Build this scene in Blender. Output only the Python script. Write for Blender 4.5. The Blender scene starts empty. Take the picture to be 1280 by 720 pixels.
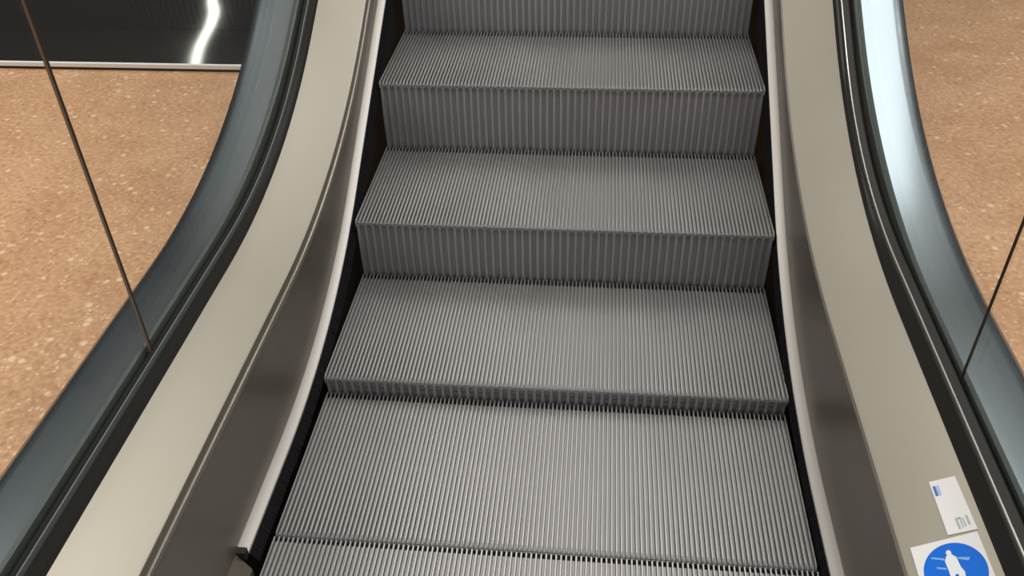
import bpy, bmesh, math, random
from mathutils import Vector, Matrix
random.seed(4)
sc = bpy.context.scene
C = sc.collection
R = math.radians

# ------------------------------------------------------------------ materials
def mat(name, col=(.5, .5, .5), rough=.5, metal=0., spec=.5):
    m = bpy.data.materials.new(name); m.use_nodes = True
    b = m.node_tree.nodes['Principled BSDF']
    b.inputs['Base Color'].default_value = (*col, 1)
    b.inputs['Roughness'].default_value = rough
    b.inputs['Metallic'].default_value = metal
    b.inputs['Specular IOR Level'].default_value = spec
    return m, m.node_tree, b

def noise_rough(nt, b, scale=(20, 20, 20), lo=.25, hi=.4, amt_bump=0., col=None, detail=4):
    """real wear: noise drives roughness, a little bump, optionally a slight colour variation"""
    N, L = nt.nodes, nt.links
    tc = N.new('ShaderNodeTexCoord'); mp = N.new('ShaderNodeMapping')
    mp.inputs['Scale'].default_value = scale
    nz = N.new('ShaderNodeTexNoise'); nz.inputs['Scale'].default_value = 1; nz.inputs['Detail'].default_value = detail
    L.new(tc.outputs['Object'], mp.inputs[0]); L.new(mp.outputs[0], nz.inputs['Vector'])
    mr = N.new('ShaderNodeMapRange'); mr.inputs[3].default_value = lo; mr.inputs[4].default_value = hi
    mr.inputs[1].default_value = .3; mr.inputs[2].default_value = .7
    L.new(nz.outputs[0], mr.inputs[0]); L.new(mr.outputs[0], b.inputs['Roughness'])
    if amt_bump:
        bp = N.new('ShaderNodeBump'); bp.inputs['Strength'].default_value = amt_bump; bp.inputs['Distance'].default_value = .01
        L.new(nz.outputs[0], bp.inputs['Height']); L.new(bp.outputs[0], b.inputs['Normal'])
    if col:
        cr = N.new('ShaderNodeMix'); cr.data_type = 'RGBA'
        cr.inputs[6].default_value = (*col[0], 1); cr.inputs[7].default_value = (*col[1], 1)
        L.new(mr.outputs[0], cr.inputs[0])
        m2 = N.new('ShaderNodeMapRange'); m2.inputs[1].default_value = .35; m2.inputs[2].default_value = .65
        L.new(nz.outputs[0], m2.inputs[0]); L.new(m2.outputs[0], cr.inputs[0])
        L.new(cr.outputs[2], b.inputs['Base Color'])

M = {}
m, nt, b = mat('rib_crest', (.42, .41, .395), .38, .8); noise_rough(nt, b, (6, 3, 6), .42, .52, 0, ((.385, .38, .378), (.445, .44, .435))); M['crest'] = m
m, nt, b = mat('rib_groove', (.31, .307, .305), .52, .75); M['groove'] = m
m, nt, b = mat('riser_metal', (.20, .195, .205), .5, .6); noise_rough(nt, b, (5, 5, 5), .42, .6, 0, ((.44, .43, .458), (.50, .49, .52))); M['riser'] = m
m, nt, b = mat('riser_groove', (.36, .352, .374), .5, .5); M['riser_groove'] = m
m, nt, b = mat('notch_shade', (.02, .02, .02), .8, 0, .1); M['notch'] = m  # near-black colour deepens the shade in the groove-end notches
m, nt, b = mat('nose_matte', (.25, .247, .244), .55, .35); M['nose'] = m  # duller crest metal, toned down to quiet the highlight along the nose
m, nt, b = mat('deck_metal', (.40, .372, .31), .36, .35); noise_rough(nt, b, (3, 2, 3), .32, .42); M['deck'] = m
m, nt, b = mat('skirt_metal', (.26, .235, .20), .34, .75); noise_rough(nt, b, (3, 3, 3), .30, .38); M['skirt'] = m
m, nt, b = mat('skirt_black', (.012, .011, .010), .7, 0, .2); M['skirt_black'] = m
m, nt, b = mat('aluminium', (.56, .54, .515), .45, .3); M['alu'] = m
m, nt, b = mat('bead_metal', (.27, .25, .215), .36, .8); M['bead'] = m
m, nt, b = mat('bristle_black', (.012, .011, .013), .8, 0, .1); M['bristle'] = m
m, nt, b = mat('rubber_black', (.018, .017, .015), .5, 0, .35); M['rubber'] = m
m, nt, b = mat('handrail_rubber', (.015, .015, .016), .42); M['handrail'] = m
m, nt, b = mat('outer_metal', (.36, .41, .45), .2, .95); noise_rough(nt, b, (2, 1.2, 2), .19, .22); M['outer'] = m
m, nt, b = mat('cladding_metal', (.30, .30, .29), .35, .8); M['clad'] = m
m, nt, b = mat('seal_grey', (.10, .115, .11), .45, .1); M['seal'] = m
m, nt, b = mat('joint_brown', (.035, .018, .008), .6); M['joint'] = m
m, nt, b = mat('edge_glint', (.30, .24, .18), .3); M['edge'] = m  # light caught by the polished glass edge, put into a pale colour
m, nt, b = mat('bright_steel', (.78, .76, .73), .25, .9); M['steel'] = m
m, nt, b = mat('nosing_metal', (.86, .85, .85), .45, .1); M['nosing'] = m
m, nt, b = mat('recess_shade', (.03, .018, .012), .7); M['recess'] = m  # shadow gap under the nosing, its shade put into the dark brown
m, nt, b = mat('dark_stone', (.020, .018, .017), .13, 0, .4); noise_rough(nt, b, (2.2, 1.6, 2.2), .05, .08, .5, None, 0); M['stone'] = m
m, nt, b = mat('paper_white', (.80, .79, .80), .35); M['paper'] = m
m, nt, b = mat('sign_blue', (.0, .15, .72), .5, 0, .25); M['blue'] = m
m, nt, b = mat('print_blue', (.06, .16, .50), .4); M['pblue'] = m
m, nt, b = mat('print_pale', (.42, .52, .72), .4); M['ppale'] = m
m, nt, b = mat('print_grey', (.40, .47, .45), .4); M['pgrey'] = m
m, nt, b = mat('pictogram', (.80, .84, .90), .35); M['pict'] = m
m, nt, b = mat('pictogram_worn', (.20, .42, .80), .35); M['pictw'] = m

def glass():
    m = bpy.data.materials.new('clear_glass'); m.use_nodes = True
    nt = m.node_tree; N, L = nt.nodes, nt.links
    N.clear(); out = N.new('ShaderNodeOutputMaterial'); mx = N.new('ShaderNodeMixShader')
    tr = N.new('ShaderNodeBsdfTransparent'); tr.inputs[0].default_value = (.955, .975, .965, 1)
    gl = N.new('ShaderNodeBsdfGlossy'); gl.inputs['Roughness'].default_value = .02
    lw = N.new('ShaderNodeLayerWeight'); pw = N.new('ShaderNodeMath'); pw.operation = 'POWER'; pw.inputs[1].default_value = 5
    fm = N.new('ShaderNodeMath'); fm.operation = 'MULTIPLY_ADD'; fm.inputs[1].default_value = .6; fm.inputs[2].default_value = .010
    L.new(lw.outputs['Facing'], pw.inputs[0]); L.new(pw.outputs[0], fm.inputs[0])
    L.new(fm.outputs[0], mx.inputs[0]); L.new(tr.outputs[0], mx.inputs[1]); L.new(gl.outputs[0], mx.inputs[2])
    L.new(mx.outputs[0], out.inputs[0]); return m
M['glass'] = glass()

def terrazzo():
    m, nt, b = mat('terrazzo', (.6, .35, .22), .42)
    N, L = nt.nodes, nt.links
    tc = N.new('ShaderNodeTexCoord')
    def vor(scale, lo, hi, feat='F1'):
        v = N.new('ShaderNodeTexVoronoi'); v.inputs['Scale'].default_value = scale
        nz = N.new('ShaderNodeTexNoise'); nz.inputs['Scale'].default_value = scale * .9
        ad = N.new('ShaderNodeVectorMath'); ad.operation = 'MULTIPLY_ADD'
        ad.inputs[1].default_value = (.012, .012, .012)
        L.new(tc.outputs['Object'], nz.inputs['Vector'])
        L.new(nz.outputs['Color'], ad.inputs[0]); L.new(tc.outputs['Object'], ad.inputs[2])
        L.new(ad.outputs[0], v.inputs['Vector'])
        sep = N.new('ShaderNodeSeparateColor'); L.new(v.outputs['Color'], sep.inputs[0])
        g = N.new('ShaderNodeMath'); g.operation = 'GREATER_THAN'; g.inputs[1].default_value = hi
        L.new(sep.outputs[0], g.inputs[0])
        d = N.new('ShaderNodeMapRange'); d.inputs[1].default_value = lo; d.inputs[2].default_value = lo * .45
        L.new(v.outputs['Distance'], d.inputs[0])
        mu = N.new('ShaderNodeMath'); mu.operation = 'MULTIPLY'
        L.new(g.outputs[0], mu.inputs[0]); L.new(d.outputs[0], mu.inputs[1])
        return mu, sep
    big = N.new('ShaderNodeTexNoise'); big.inputs['Scale'].default_value = 5; big.inputs['Detail'].default_value = 5
    L.new(tc.outputs['Object'], big.inputs['Vector'])
    base = N.new('ShaderNodeValToRGB')
    base.color_ramp.elements[0].position = .38; base.color_ramp.elements[0].color = (.54, .30, .165, 1)
    base.color_ramp.elements[1].position = .62; base.color_ramp.elements[1].color = (.62, .365, .21, 1)
    L.new(big.outputs[0], base.inputs[0])
    cur = base.outputs[0]
    fine = N.new('ShaderNodeTexNoise'); fine.inputs['Scale'].default_value = 70; fine.inputs['Detail'].default_value = 3
    L.new(tc.outputs['Object'], fine.inputs['Vector'])
    fr = N.new('ShaderNodeValToRGB'); fr.color_ramp.elements[0].position = .35; fr.color_ramp.elements[0].color = (.80, .78, .76, 1)
    fr.color_ramp.elements[1].position = .68; fr.color_ramp.elements[1].color = (1.12, 1.12, 1.14, 1)
    L.new(fine.outputs[0], fr.inputs[0])
    mm = N.new('ShaderNodeMix'); mm.data_type = 'RGBA'; mm.blend_type = 'MULTIPLY'; mm.inputs[0].default_value = 1
    L.new(cur, mm.inputs[6]); L.new(fr.outputs[0], mm.inputs[7]); cur = mm.outputs[2]
    for scale, lo, hi, col, k in ((60, .5, .55, (.68, .42, .26), .5), (34, .38, .80, (.84, .62, .42), .8), (45, .45, .82, (.36, .18, .085), .6), (85, .42, .86, (.88, .70, .52), .6)):
        f, _ = vor(scale, lo, hi)
        k_ = N.new('ShaderNodeMath'); k_.operation = 'MULTIPLY'; k_.inputs[1].default_value = k; L.new(f.outputs[0], k_.inputs[0])
        mx = N.new('ShaderNodeMix'); mx.data_type = 'RGBA'
        L.new(k_.outputs[0], mx.inputs[0]); L.new(cur, mx.inputs[6]); mx.inputs[7].default_value = (*col, 1); cur = mx.outputs[2]
    L.new(cur, b.inputs['Base Color'])
    return m
M['terrazzo'] = terrazzo()

# ------------------------------------------------------------------ helpers
def link_mesh(name, verts, faces, mats, parent=None, idx=None, smooth=False):
    me = bpy.data.meshes.new(name); me.from_pydata(verts, [], faces)
    for mm in mats: me.materials.append(mm)
    if idx is not None: me.polygons.foreach_set('material_index', idx)
    if smooth: me.polygons.foreach_set('use_smooth', [True] * len(me.polygons))
    me.update()
    bm = bmesh.new(); bm.from_mesh(me); bmesh.ops.recalc_face_normals(bm, faces=bm.faces); bm.to_mesh(me); bm.free()
    o = bpy.data.objects.new(name, me); C.objects.link(o)
    if parent: o.parent = parent
    return o

def empty(name, label, cat, loc=(0, 0, 0), group=None):
    o = bpy.data.objects.new(name, None); C.objects.link(o); o.location = loc
    o.empty_display_size = .1
    o['label'] = label; o['category'] = cat
    if group: o['group'] = group
    return o

def struct(o): o['kind'] = 'structure'; return o

def boxv(x0, x1, y0, y1, z0, z1):
    v = [(x, y, z) for x in (x0, x1) for y in (y0, y1) for z in (z0, z1)]
    f = [(0, 1, 3, 2), (4, 6, 7, 5), (0, 4, 5, 1), (2, 3, 7, 6), (0, 2, 6, 4), (1, 5, 7, 3)]
    return v, f

def boxes(name, lst, mats, parent=None, idxs=None):
    V, F, I = [], [], []
    for i, bx in enumerate(lst):
        v, f = boxv(*bx); n = len(V); V += v; F += [tuple(a + n for a in q) for q in f]
        I += [idxs[i] if idxs else 0] * 6
    return link_mesh(name, V, F, mats, parent, I)

# ------------------------------------------------------------------ the escalator's side profile
TH = R(30)
def prof(y, z0, yb, rad):
    """height of a rail that runs flat, bends up on an arc and climbs at 30 degrees"""
    u = y - yb; e = rad * math.sin(TH)
    if u <= 0: return z0
    if u < e: return z0 + rad - math.sqrt(rad * rad - u * u)
    return z0 + rad * (1 - math.cos(TH)) + (u - e) * math.tan(TH)

Y0, Y1 = -1.75, 3.3
def ysamp(y0=Y0, y1=Y1, n=130): return [y0 + (y1 - y0) * i / n for i in range(n + 1)]

def sweep(name, sec, mats, parent, y0=Y0, y1=Y1, n=130, smooth=False, close=True, idx=None):
    """sec: list of (x, (z0,yb,rad), dz) closed cross-section points swept along y"""
    ys = ysamp(y0, y1, n); k = len(sec); V = []
    for y in ys:
        for (x, rail, dz) in sec: V.append((x, y, (prof(y, *rail) if rail else 0) + dz))
    F, I = [], []
    for i in range(len(ys) - 1):
        for j in range(k if close else k - 1):
            a, b_ = i * k + j, i * k + (j + 1) % k
            F.append((a, b_, b_ + k, a + k)); I.append(idx[j] if idx else 0)
    if close:
        F.append(tuple(range(k))); I.append(0); F.append(tuple((len(ys) - 1) * k + j for j in range(k))[::-1]); I.append(0)
    o = link_mesh(name, V, F, mats, parent, I)
    if smooth:
        o.data.polygons.foreach_set('use_smooth', [True] * len(o.data.polygons))
        o.data.set_sharp_from_angle(angle=R(38))
    return o

# ------------------------------------------------------------------ moving steps
PITCH = .009068; HW = .4975
NR = 110
# (front edge y, tread z) ; the back edge is the next front edge
NOSE = [(-.8660, 0.0), (-.4660, 0.0), (-.0665, 0.0), (.3125, .0475), (.692, .2065), (1.066, .3960), (1.4245, .5930), (1.772, .795), (2.12, .997)]

def make_step(k, label):
    yf, z = NOSE[k]; yb, zn = NOSE[k + 1]
    yb -= (.004 if zn - z < .001 else -.004)
    zp = NOSE[k - 1][1] if k > 0 else 0.
    drop = z - zp
    root = empty('escalator_step', label, 'escalator step', (0, yf, z), 'steps of the escalator')
    # tread: ribs with grooves, crests wrap over a rounded front edge
    r = .011; nt_ = .005 if zn - z < .001 else .011; cp, gp = [], []
    cp.append((yb, 0)); gp.append((yb, -.0085))
    cp[0] = (yb, 0); gp[0] = (yb, -.024)
    for t in (yb - nt_, yb - nt_ - .0002, (yf + yb) / 2): cp.append((t, 0)); gp.append((t, -.024 if t > yb - nt_ - .0001 else -.0085))
    for a in (0, 30, 60, 90):
        cp.append((yf + r - r * math.sin(R(a)), -r + r * math.cos(R(a))))
        gp.append((yf + r - (r - .004) * math.sin(R(a)), -r - .0005 + (r - .011) * math.cos(R(a)) ))
    cp.append((yf, -.016)); gp.append((yf + .004, -.016))
    xs = []; n = NR; w = 2 * HW; cw = .0034; p = (w - cw) / (n - 1)
    for i in range(n):
        x = -HW + i * p
        xs += [(x, 'c0'), (x + .0005, 'c'), (x + cw - .0005, 'c'), (x + cw, 'c0')]
        if i < n - 1: xs += [(x + cw + .0004, 'g'), (x + p - .0004, 'g')]
    m_ = len(cp); V = []
    for x, t in xs:
        for q in range(m_):
            a, b_ = cp[q], gp[q]
            if t == 'c': yz = a
            elif t == 'c0': yz = (a[0] + (.0004 if 3 < q else 0), a[1] - (.0006 if q < 5 else 0))
            else: yz = b_
            V.append((x, yz[0] - yf, yz[1]))
    F, I = [], []
    for i in range(len(xs) - 1):
        for q in range(m_ - 1):
            F.append((i * m_ + q, i * m_ + q + 1, (i + 1) * m_ + q + 1, (i + 1) * m_ + q))
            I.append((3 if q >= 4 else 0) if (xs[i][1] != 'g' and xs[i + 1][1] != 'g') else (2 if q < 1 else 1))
    nV = len(V)
    # underside and cheeks so the tread is a solid plate
    V += [(-HW, yb - yf, -.03), (HW, yb - yf, -.03), (HW, .005, -.03), (-HW, .005, -.03)]
    F.append((nV, nV + 1, nV + 2, nV + 3)); I.append(1)
    last = (len(xs) - 1) * m_
    F.append(tuple([0] + [nV, nV + 3] + list(range(m_ - 1, 0, -1)))); I.append(1)
    F.append(tuple([last, nV + 1, nV + 2] + [last + q for q in range(m_ - 1, 0, -1)])); I.append(1)
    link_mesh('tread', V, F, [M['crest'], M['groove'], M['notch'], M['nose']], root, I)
    # plain side strips of the tread
    # riser: cleated plate, gently curved, meshing with the tread below
    H = drop + .07; ns = 9; V, F, I = [], [], []; xs = []
    pr = 2 * p; i = 0; x = -HW + .001
    while x < HW - .006:
        xs += [(x, 0), (x + .002, 1), (x + .0085, 1), (x + .0105, 0)]
        x += pr
    xs.append((HW - .001, 0))
    for x, t in xs:
        for q in range(ns + 1):
            s = q / ns; zz = -.0095 - (H - .0095) * s
            yy = .0065 + .012 * s - .010 * math.sin(math.pi * min(1, s * 1.0)) * min(1, drop / .18)
            V.append((x, yy - (.0045 if t else 0), zz))
    m_ = ns + 1
    for i in range(len(xs) - 1):
        for q in range(ns):
            F.append((i * m_ + q, i * m_ + q + 1, (i + 1) * m_ + q + 1, (i + 1) * m_ + q)); I.append(0 if (xs[i][1] and xs[i + 1][1]) else 1)
    nV = len(V)
    b0, b1 = .035, .04
    V += [(-HW, b0, -.0125), (HW, b0, -.0125), (HW, b1, -H), (-HW, b1, -H)]
    F.append((nV, nV + 1, nV + 2, nV + 3)); I.append(1)
    L_ = (len(xs) - 1) * m_
    F.append(tuple([nV] + list(range(m_)) + [nV + 3])); I.append(1)
    F.append(tuple([nV + 1] + list(range(L_, L_ + m_)) + [nV + 2])); I.append(1)
    F.append((nV, nV + 1, L_, 0)); I.append(1)
    F.append((nV + 3, nV + 2, L_ + m_ - 1, m_ - 1)); I.append(1)
    rs = link_mesh('riser', V, F, [M['riser'], M['riser_groove']], root, I)
    return root

STEP_LABELS = [
    'grey grooved flat escalator step at the bottom edge of the photo, nearest the camera',
    'large flat grooved escalator step just behind the dotted seam at the photo bottom',
    'grooved escalator step raised only a finger above the flat one before it',
    'grey escalator step with a full ribbed riser, first tall rise from the camera',
    'darker grey escalator step with ribbed riser, second tall rise from the camera',
    'dimmest escalator step, only its dark ribbed riser shows at the photo top',
]
for k in range(1, 7): make_step(k, STEP_LABELS[k - 1])

# ------------------------------------------------------------------ balustrades
RAILS = {
 -1: dict(Xs=.513, Xk=.530, brush=(.048, .10, 1.35), sk=(.306, .30, 1.6), dk=(.364, .28, 1.4), gk=(.400, .34, 1.2), od=(.371, .28, 1.4), Xd=.630),
  1: dict(Xs=.504, Xk=.522, brush=(.042, .05, 1.45), sk=(.302, .25, 1.6), dk=(.362, .22, 1.55), gk=(.400, .34, 1.2), od=(.365, .24, 1.55), Xd=.622),
}
def S(s, pts): return [(s * x, r_, dz) for (x, r_, dz) in pts]

def make_balustrade(s, label):
    P = RAILS[s]; root = empty('escalator_balustrade', label, 'balustrade', (s * .66, 0, 0), 'balustrades on both sides of the steps')
    root.location = (0, 0, 0)
    Xs, Xk, Xd = P['Xs'], P['Xk'], P['Xd']; br, sk, dk, gk, od = P['brush'], P['sk'], P['dk'], P['gk'], P['od']
    bead0 = Xk - .001
    # dark lower skirt beside the steps, stainless skirt above
    o = sweep('lower_skirt', S(s, [(Xk - .006, br, -.32), (Xk - .006, br, -.004), (Xk + .006, br, -.004), (Xk + .006, br, -.32)]), [M['skirt_black']], root)
    o['label'] = 'black lower skirt beside the steps'
    sweep('skirt_panel', S(s, [(Xk, br, -.002), (Xk, sk, -.010), (Xk + .004, sk, -.010), (Xk + .004, br, -.002)]), [M['skirt']], root)
    yb0 = -.140 if s < 0 else Y0
    g = sweep('brush_guard', S(s, [(Xs, br, -.006), (Xs, br, 0), (Xs + .006, br, .004), (Xk - .003, br, .009), (Xk, br, .014), (Xk, br, -.006)]), [M['alu']], root, y0=yb0, smooth=True)
    g['label'] = 'bright aluminium strip holding the brush'
    if s < 0:
        V, F = boxv(s * (Xs + .001), s * Xk, yb0 - .012, yb0 + .001, br[0] - .009, br[0] + .010)
        e = link_mesh('end_cap', V, F, [M['rubber']], g)
        e['label'] = 'black plastic end cap'
        o = sweep('skirt_end', S(s, [(Xk + .001, br, .010), (.5085, br, -.034), (.5085, br, -.16), (Xk + .001, br, -.16)]), [M['skirt']], root, y1=yb0 - .013, n=30)
        o['label'] = 'bare steel skirt end before the brush starts'
    # bristles: short tufts leaning down towards the step edge
    V, F = [], []; y = yb0 + .002
    while y < 2.5:
        z = prof(y, *br); j = random.uniform(-.0012, .0012); d = random.uniform(-.001, .001); t = .0019
        n = len(V)
        xa, xb = Xs + .006, .5005 - (.003 if s > 0 else 0) + j
        za, zb = z - .004, z - .030 + d
        for yy in (y, y + t):
            V += [(s * xa, yy, za), (s * (xa - .002), yy, za + .002), (s * (xb - .0012), yy, zb + .001), (s * (xb + .001), yy, zb)]
        F += [(n, n + 1, n + 5, n + 4), (n + 1, n + 2, n + 6, n + 5), (n + 2, n + 3, n + 7, n + 6), (n + 3, n, n + 4, n + 7), (n, n + 3, n + 2, n + 1), (n + 4, n + 5, n + 6, n + 7)]
        y += .0024
    bo = link_mesh('brush_bristles', V, F, [M['bristle']], g)
    bo['kind'] = 'stuff'
    # bead moulding where the skirt meets the deck
    if s < 0:
        sec = [(Xk - .0015, sk, -.018), (Xk - .0050, sk, -.014), (Xk - .0060, sk, -.009), (Xk - .0035, sk, -.005), (Xk + .000, sk, -.0045), (Xk + .002, sk, -.006), (Xk + .0045, sk, .005), (Xk + .010, sk, .004), (Xk + .010, sk, -.018)]
        sweep('moulding', S(s, sec), [M['bead']], root, smooth=True)
        xi = Xk + .0055; zi = .0055
    else:
        sec = [(Xk - .0005, sk, -.012), (Xk - .003, sk, -.009), (Xk - .003, sk, -.003), (Xk + .001, sk, .0), (Xk + .004, sk, -.002), (Xk + .004, sk, -.012)]
        sweep('moulding', S(s, sec), [M['bead']], root, smooth=True)
        xi = Xk + .001; zi = .0
    sweep('inner_deck', S(s, [(xi, sk, zi - .003), (xi, sk, zi), (xi + .004, sk, zi + .003), (Xd, dk, 0), (Xd + .002, dk, -.008), (xi + .004, sk, zi - .004)]), [M['deck']], root, smooth=True)
    # rubber gasket on the inner side of the glass, with a thin metal lip
    g1, g2 = Xd - .001, .652
    gs = sweep('glass_gasket', S(s, [(g1, dk, -.012), (g1, dk, .006), (g1 + .004, dk, .012), (g1 + .010, gk, -.010), (g1 + .013, gk, -.018), (g1 + .0155, gk, -.006), (g2 - .003, gk, .000), (g2, gk, -.002), (g2, dk, -.012)]), [M['rubber']], root, smooth=True)
    lp = sweep('lip', S(s, [(g1 + .0125, gk, -.017), (g1 + .0145, gk, -.0045), (g1 + .0165, gk, -.004), (g1 + .0165, gk, -.017)]), [M['steel'] if s > 0 else M['seal']], gs, smooth=True)
    lp['label'] = 'thin shiny metal lip'
    # glass panels, vertical joint at y about 0
    gx0, gx1 = .653, .663
    def top(y): return prof(y, 1.07, .34, 1.2)
    def panel(ya, yb_, newel):
        ys = [ya + (yb_ - ya) * i / 24 for i in range(25)]
        if newel:
            cy, rr = -1.42, .33; zc = top(0) - rr
            loop = [(cy + .0, zc - rr)]
            for a in range(0, 181, 10): loop.append((cy - rr * math.sin(R(a)), zc - rr * math.cos(R(a))))
            loop += [(y, top(y)) for y in (-1.2, -.6, yb_)]
            loop += [(yb_, .32), (cy, .32)]
        else:
            loop = [(y, top(y)) for y in ys] + [(y, prof(y, *gk) - .035) for y in reversed(ys)]
        n = len(loop); V = [(s * gx0, a, b_) for a, b_ in loop] + [(s * gx1, a, b_) for a, b_ in loop]
        F = [tuple(range(n)), tuple(range(2 * n - 1, n - 1, -1))] + [(i, (i + 1) % n, n + (i + 1) % n, n + i) for i in range(n)]
        return link_mesh('glass_panel', V, F, [M['glass']], root)
    jy = -.002 if s < 0 else .012
    p1 = panel(-.9, jy - .003, True); p2 = panel(jy + .003, 2.35, False); panel(2.356, Y1, False)
    ja, jb = prof(jy, *gk) - .03, top(jy) - .004
    wj = .0028 if s < 0 else .0018
    jo = boxes('joint_seal', [(min(s * gx0, s * (gx0 + .003)), max(s * gx0, s * (gx0 + .003)), jy - wj, jy + wj, ja, jb)], [M['joint']], root)
    jo['label'] = 'thin brown seal between the glass panels'
    if s < 0:
        boxes('polished_edge', [(-gx0 - .003, -gx0, jy - .0044, jy - .0028, ja, jb)], [M['edge']], p1)['label'] = 'polished glass edge, coloured pale for the light it catches'
    # outer seal, outer deck, cladding
    so = sweep('outer_seal', S(s, [(.6635, od, -.01), (.6635, od, .030), (.668, od, .034), (.676, od, .012), (.688, od, .004), (.690, od, -.01)]), [M['seal']], root, smooth=True)
    so['label'] = 'dark grey-green seal outside the glass'
    sweep('outer_deck', S(s, [(.675, od, -.004), (.675, od, 0), (.758, od, 0.003), (.770, od, .001), (.784, od, -.005), (.790, od, -.012), (.790, od, -.05), (.780, od, -.05), (.77, od, -.02)]), [M['outer']], root, smooth=True)
    ys = ysamp(); V = []
    for y in ys:
        z = prof(y, *od) - .03; zl = max(-.02, prof(y, -.9, .5, 1.2))
        V += [(s * .780, y, z), (s * .786, y, z), (s * .786, y, -.02 if y < 1.5 else zl), (s * .780, y, -.02 if y < 1.5 else zl)]
    F = []
    for i in range(len(ys) - 1):
        for j in range(4): F.append((i * 4 + j, i * 4 + (j + 1) % 4, (i + 1) * 4 + (j + 1) % 4, (i + 1) * 4 + j))
    F += [(0, 1, 2, 3), tuple(len(V) - 4 + q for q in (3, 2, 1, 0))]
    link_mesh('side_cladding', V, F, [M['clad']], root)
    # handrail round the newel and up the slope
    path = []
    cy, rr = -1.42, .345; zc = 1.07 - .33
    path += [(y, zc - rr) for y in (-1.30, -1.36)]
    for a in range(0, 181, 9): path.append((cy - rr * math.sin(R(a)), zc - rr * math.cos(R(a))))
    path += [(y, top(y) + .015) for y in ysamp(-1.35, Y1, 70)]
    sec = [(-.038, -.012), (-.040, .004), (-.030, .016), (0, .020), (.030, .016), (.040, .004), (.038, -.012), (.022, -.014), (.018, -.004), (-.018, -.004), (-.022, -.014)]
    V, F = [], []; k = len(sec)
    for i, (y, z) in enumerate(path):
        a = path[max(0, i - 1)]; c_ = path[min(len(path) - 1, i + 1)]
        t = Vector((c_[0] - a[0], c_[1] - a[1])).normalized(); nrm = Vector((-t.y, t.x))
        if i < 2: nrm = Vector((0, -1))
        elif i < 2 + 21:
            nrm = Vector((y - cy, z - zc)).normalized()
        for (x, h) in sec: V.append((s * .658 + x, y + nrm.x * h, z + nrm.y * h))
    for i in range(len(path) - 1):
        for j in range(k): F.append((i * k + j, i * k + (j + 1) % k, (i + 1) * k + (j + 1) % k, (i + 1) * k + j))
    F += [tuple(range(k)), tuple(len(V) - 1 - q for q in range(k))]
    link_mesh('handrail', V, F, [M['handrail']], root, smooth=True)
    return root

make_balustrade(-1, 'glass balustrade and beige deck left of the steps, dark polished floor beyond it')
make_balustrade(1, 'glass balustrade right of the steps, its beige deck carrying two stickers')

# ------------------------------------------------------------------ stickers on the right inner deck
PR = RAILS[1]
A = Vector((PR['Xk'] + .005, 0, PR['sk'][0] + .003)); Bv = Vector((PR['Xd'], 0, PR['dk'][0]))
ux = (Bv - A).normalized(); un = ux.cross(Vector((0, 1, 0))).normalized()
if un.z < 0: un = -un
def onto(px, y, h):            # px = x coordinate on the deck, y along it, h above it
    t = (px - A.x) / ux.x; return A + ux * t + Vector((0, y, 0)) + un * h
def plate(name, quad, h0, h1, material, parent=None):
    V = [onto(*q, h0) for q in quad] + [onto(*q, h1) for q in quad]; n = len(quad)
    F = [tuple(range(n))[::-1], tuple(range(n, 2 * n))] + [(i, (i + 1) % n, n + (i + 1) % n, n + i) for i in range(n)]
    return link_mesh(name, [tuple(v) for v in V], F, [material], parent)
# narrow label
q = [(.5795, -.1455), (.6105, -.1475), (.6125, -.2415), (.5795, -.2395)]
lab = plate('label_sticker', q, .0003, .0012, M['paper'])
lab['label'] = 'narrow white label with a small blue block, on the beige deck above the blue sign'; lab['category'] = 'sticker'
def lp(u, v):                   # u across 0..1, v down 0..1 on the label
    a = [q[0][i] + (q[1][i] - q[0][i]) * u for i in (0, 1)]; b_ = [q[3][i] + (q[2][i] - q[3][i]) * u for i in (0, 1)]
    return (a[0] + (b_[0] - a[0]) * v, a[1] + (b_[1] - a[1]) * v)
plate('printed_logo', [lp(.07, .10), (lp(.17, .10)), lp(.17, .29), lp(.07, .29)], .0012, .0015, M['pblue'], lab)['label'] = 'dark blue printed block'
plate('printed_logo', [lp(.17, .10), (lp(.30, .10)), lp(.30, .29), lp(.17, .29)], .0012, .0014, M['ppale'], lab)['label'] = 'pale blue printed block'
for u0, v0, u1, v1 in ((.42, .76, .50, .94), (.56, .74, .61, .93), (.65, .76, .70, .92), (.78, .73, .86, .90), (.42, .74, .62, .77)):
    plate('printed_mark', [lp(u0, v0), lp(u1, v0), lp(u1, v1), lp(u0, v1)], .0012, .0014, M['pgrey'], lab)
# blue round mandatory sign on a white square
q2 = [(.5345, -.2440), (.6110, -.2450), (.6120, -.3420), (.5335, -.3410)]
sg = plate('safety_sign', q2, .0003, .0012, M['paper'])
sg['label'] = 'white square sticker with a blue disc and white figure, cut by the photo bottom'; sg['category'] = 'sticker'
SC, RX, RY = (.5742, -.2950), .0342, .0430
plate('blue_disc', [(SC[0] + RX * math.cos(R(a)), SC[1] + RY * math.sin(R(a))) for a in range(0, 360, 6)], .0012, .0015, M['blue'], sg)
def pic(name, pts, m_, h=.0018): return plate(name, [(SC[0] + x * RX, SC[1] + y * RY) for x, y in pts], .0015, h, m_, sg)
pic('pictogram_head', [(-.02 + .085 * math.cos(R(a)), .66 + .10 * math.sin(R(a))) for a in range(0, 360, 20)], M['pict'])
pic('pictogram_body', [(-.12, .58), (.06, .58), (.17, .46), (.20, .10), (.27, -.10), (.20, -.55), (.08, -.55), (.05, -.12), (-.05, -.12), (-.10, -.55), (-.22, -.55), (-.20, .05), (-.22, .40)], M['pict'])
pic('pictogram_lines', [(-.62, .60), (-.60, .66), (-.20, .50), (-.22, .43)], M['pictw'])
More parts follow.
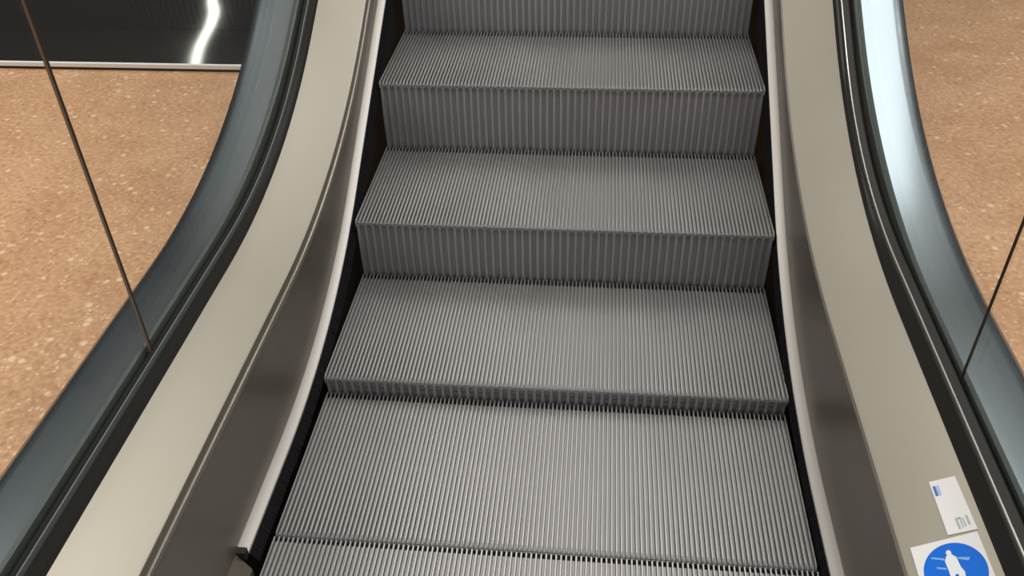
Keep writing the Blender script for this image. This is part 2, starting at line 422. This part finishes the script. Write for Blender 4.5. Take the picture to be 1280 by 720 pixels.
pic('pictogram_lines', [(.20, .38), (.20, .45), (.58, .34), (.50, .24)], M['pictw'])
pic('pictogram_lines', [(-.55, .22), (-.53, .28), (-.24, .16), (-.26, .10)], M['pictw'])

# ------------------------------------------------------------------ the hall around it
def slab(name, x0, x1, y0, y1, z0, z1, m_):
    return struct(boxes(name, [(x0, x1, y0, y1, z0, z1)], [m_]))
o = boxes('floor', [(-9, -.7865, -5, 2.0, -.1, 0), (.7865, 9, -5, 12, -.1, 0), (-.7865, .7865, -5, -.872, -.1, 0),
                    (-.7865, .7865, -.872, 4, -.7, -.62), (-9, -.7865, 2.0, 12, -.1, 0.0), (-.7865, .7865, 4, 12, -.1, 0.)], [M['terrazzo']])
struct(o)
# dark polished plinth beyond the left glass, with a bright metal nosing
struct(boxes('floor_dark_plinth', [(-9, -.800, 2.012, 12, .0, .026)], [M['stone']]))
struct(boxes('trim_1', [(-9, -.800, 1.998, 2.0125, .0125, .0275)], [M['nosing']]))
struct(boxes('trim_2', [(-9, -.800, 2.004, 2.0125, .0, .0125)], [M['recess']]))

WSTR, WLEFT, WBACK = 1.5, .2, .2
# ------------------------------------------------------------------ lights of the hall, with added fill lamps
def area(name, loc, rot, sx, sy, power, col=(1, .96, .9)):
    l = bpy.data.lights.new(name, 'AREA'); l.shape = 'RECTANGLE'; l.size = sx; l.size_y = sy; l.energy = power; l.color = col
    o = bpy.data.objects.new(name, l); C.objects.link(o); o.location = loc; o.rotation_euler = rot
    return o
k_ = area('unseen_ceiling_light', (.5, .5, 3.8), (0, 0, 0), 1.4, 1.4, 18, (1, .95, .88)); k_.data.spread = R(110)  # added fill, spread narrowed so the upper treads stay darker
area('unseen_ceiling_light', (2.0, 2.3, 4.4), (0, R(15), 0), 1.2, 2.2, 17, (.98, .98, .97))
area('unseen_ceiling_light', (-3.6, 0, 4.2), (0, 0, 0), 1.4, 2.4, 105, (1, .93, .84))  # unseen fill added to make up for the dimmed left floor
area('unseen_ceiling_light', (4.2, .9, 4.2), (0, 0, 0), 1.4, 2.4, 90, (1, .93, .84))  # unseen fill added to brighten the floor on the right
area('unseen_ceiling_light', (-1.1, 3.4, 4.4), (0, 0, 0), 1.0, 1.6, 42, (1, .96, .9))  # unseen lamp added to lift the upper right inner deck
# long tube luminaire hanging over the far left, it draws the streak on the dark polished plinth
area('tube_luminaire', (-4.72, 9.1, 2.6), (0, 0, R(14)), .10, 3.8, 12, (1, .97, .88))

w = bpy.data.worlds.new('hall_air'); sc.world = w; w.use_nodes = True
nt = w.node_tree; N, L = nt.nodes, nt.links
bg = N['Background']
tc = N.new('ShaderNodeTexCoord'); sp = N.new('ShaderNodeSeparateXYZ'); L.new(tc.outputs['Generated'], sp.inputs[0])
# pale ceiling overhead, dim depths low down ahead where the escalator leads, hall behind the camera
cz = N.new('ShaderNodeValToRGB'); L.new(sp.outputs[2], cz.inputs[0]); cz.color_ramp.interpolation = 'EASE'
el = cz.color_ramp.elements
el[0].position = .0; el[0].color = (.05, .05, .05, 1)
el[1].position = 1.; el[1].color = (1, 1, 1, 1)
for p_, c_ in ((.30, .07), (.52, .16), (.70, .58), (.85, 1.)):
    e_ = el.new(p_); e_.color = (c_, c_, c_, 1)
cy = N.new('ShaderNodeMapRange'); cy.interpolation_type = 'SMOOTHSTEP'
cy.inputs[1].default_value = .3; cy.inputs[2].default_value = -.6; cy.inputs[3].default_value = 0; cy.inputs[4].default_value = WBACK
L.new(sp.outputs[1], cy.inputs[0])
up_ = N.new('ShaderNodeMapRange'); up_.interpolation_type = 'SMOOTHSTEP'; up_.inputs[1].default_value = -.2; up_.inputs[2].default_value = .3; L.new(sp.outputs[2], up_.inputs[0])
bk = N.new('ShaderNodeMath'); bk.operation = 'MULTIPLY'; L.new(cy.outputs[0], bk.inputs[0]); L.new(up_.outputs[0], bk.inputs[1])
mx_ = N.new('ShaderNodeMath'); mx_.operation = 'MAXIMUM'; L.new(cz.outputs[0], mx_.inputs[0]); L.new(bk.outputs[0], mx_.inputs[1])
xm = N.new('ShaderNodeMapRange'); xm.inputs[1].default_value = -1; xm.inputs[2].default_value = 1; L.new(sp.outputs[0], xm.inputs[0])
cx = N.new('ShaderNodeValToRGB'); cx.color_ramp.interpolation = 'EASE'; L.new(xm.outputs[0], cx.inputs[0]); e2 = cx.color_ramp.elements
e2[0].position = .10; e2[0].color = (.3, .3, .3, 1); e2[1].position = 1.; e2[1].color = (.8, .8, .8, 1)
for p_, c_ in ((.26, WLEFT), (.42, WLEFT), (.54, 1.), (.70, .55)):  # left band darkened, right one dimmed, to shape the outer deck reflections
    e_ = e2.new(p_); e_.color = (c_, c_, c_, 1)
mu = N.new('ShaderNodeMath'); mu.operation = 'MULTIPLY'; L.new(mx_.outputs[0], mu.inputs[0]); L.new(cx.outputs[0], mu.inputs[1])
ms = N.new('ShaderNodeMath'); ms.operation = 'MULTIPLY'; ms.inputs[1].default_value = WSTR; L.new(mu.outputs[0], ms.inputs[0])
bg.inputs['Color'].default_value = (1, .97, .93, 1)
L.new(ms.outputs[0], bg.inputs['Strength'])

# ------------------------------------------------------------------ camera
cam = bpy.data.cameras.new('camera'); co = bpy.data.objects.new('camera', cam); C.objects.link(co); sc.camera = co
cp_, pi_, yw, ro, fpx = (0.071874, -1.04295552, 1.35780151), .65346272, -.10995466, -.02848784, 1095.428
f = Vector((math.sin(yw) * math.cos(pi_), math.cos(yw) * math.cos(pi_), -math.sin(pi_)))
rt = Vector((math.cos(yw), -math.sin(yw), 0)); up = rt.cross(f)
r2 = rt * math.cos(ro) + up * math.sin(ro); u2 = -rt * math.sin(ro) + up * math.cos(ro)
mw = Matrix((r2, u2, -f)).transposed().to_4x4(); mw.translation = Vector(cp_)
co.matrix_world = mw
cam.sensor_fit = 'HORIZONTAL'; cam.sensor_width = 36; cam.lens = fpx / 1280 * 36; cam.clip_start = .02
sc.view_settings.view_transform = 'Standard'; sc.view_settings.look = 'None'
sc.view_settings.gamma = 1; sc.view_settings.use_curve_mapping = False; sc.view_settings.exposure = 0.2
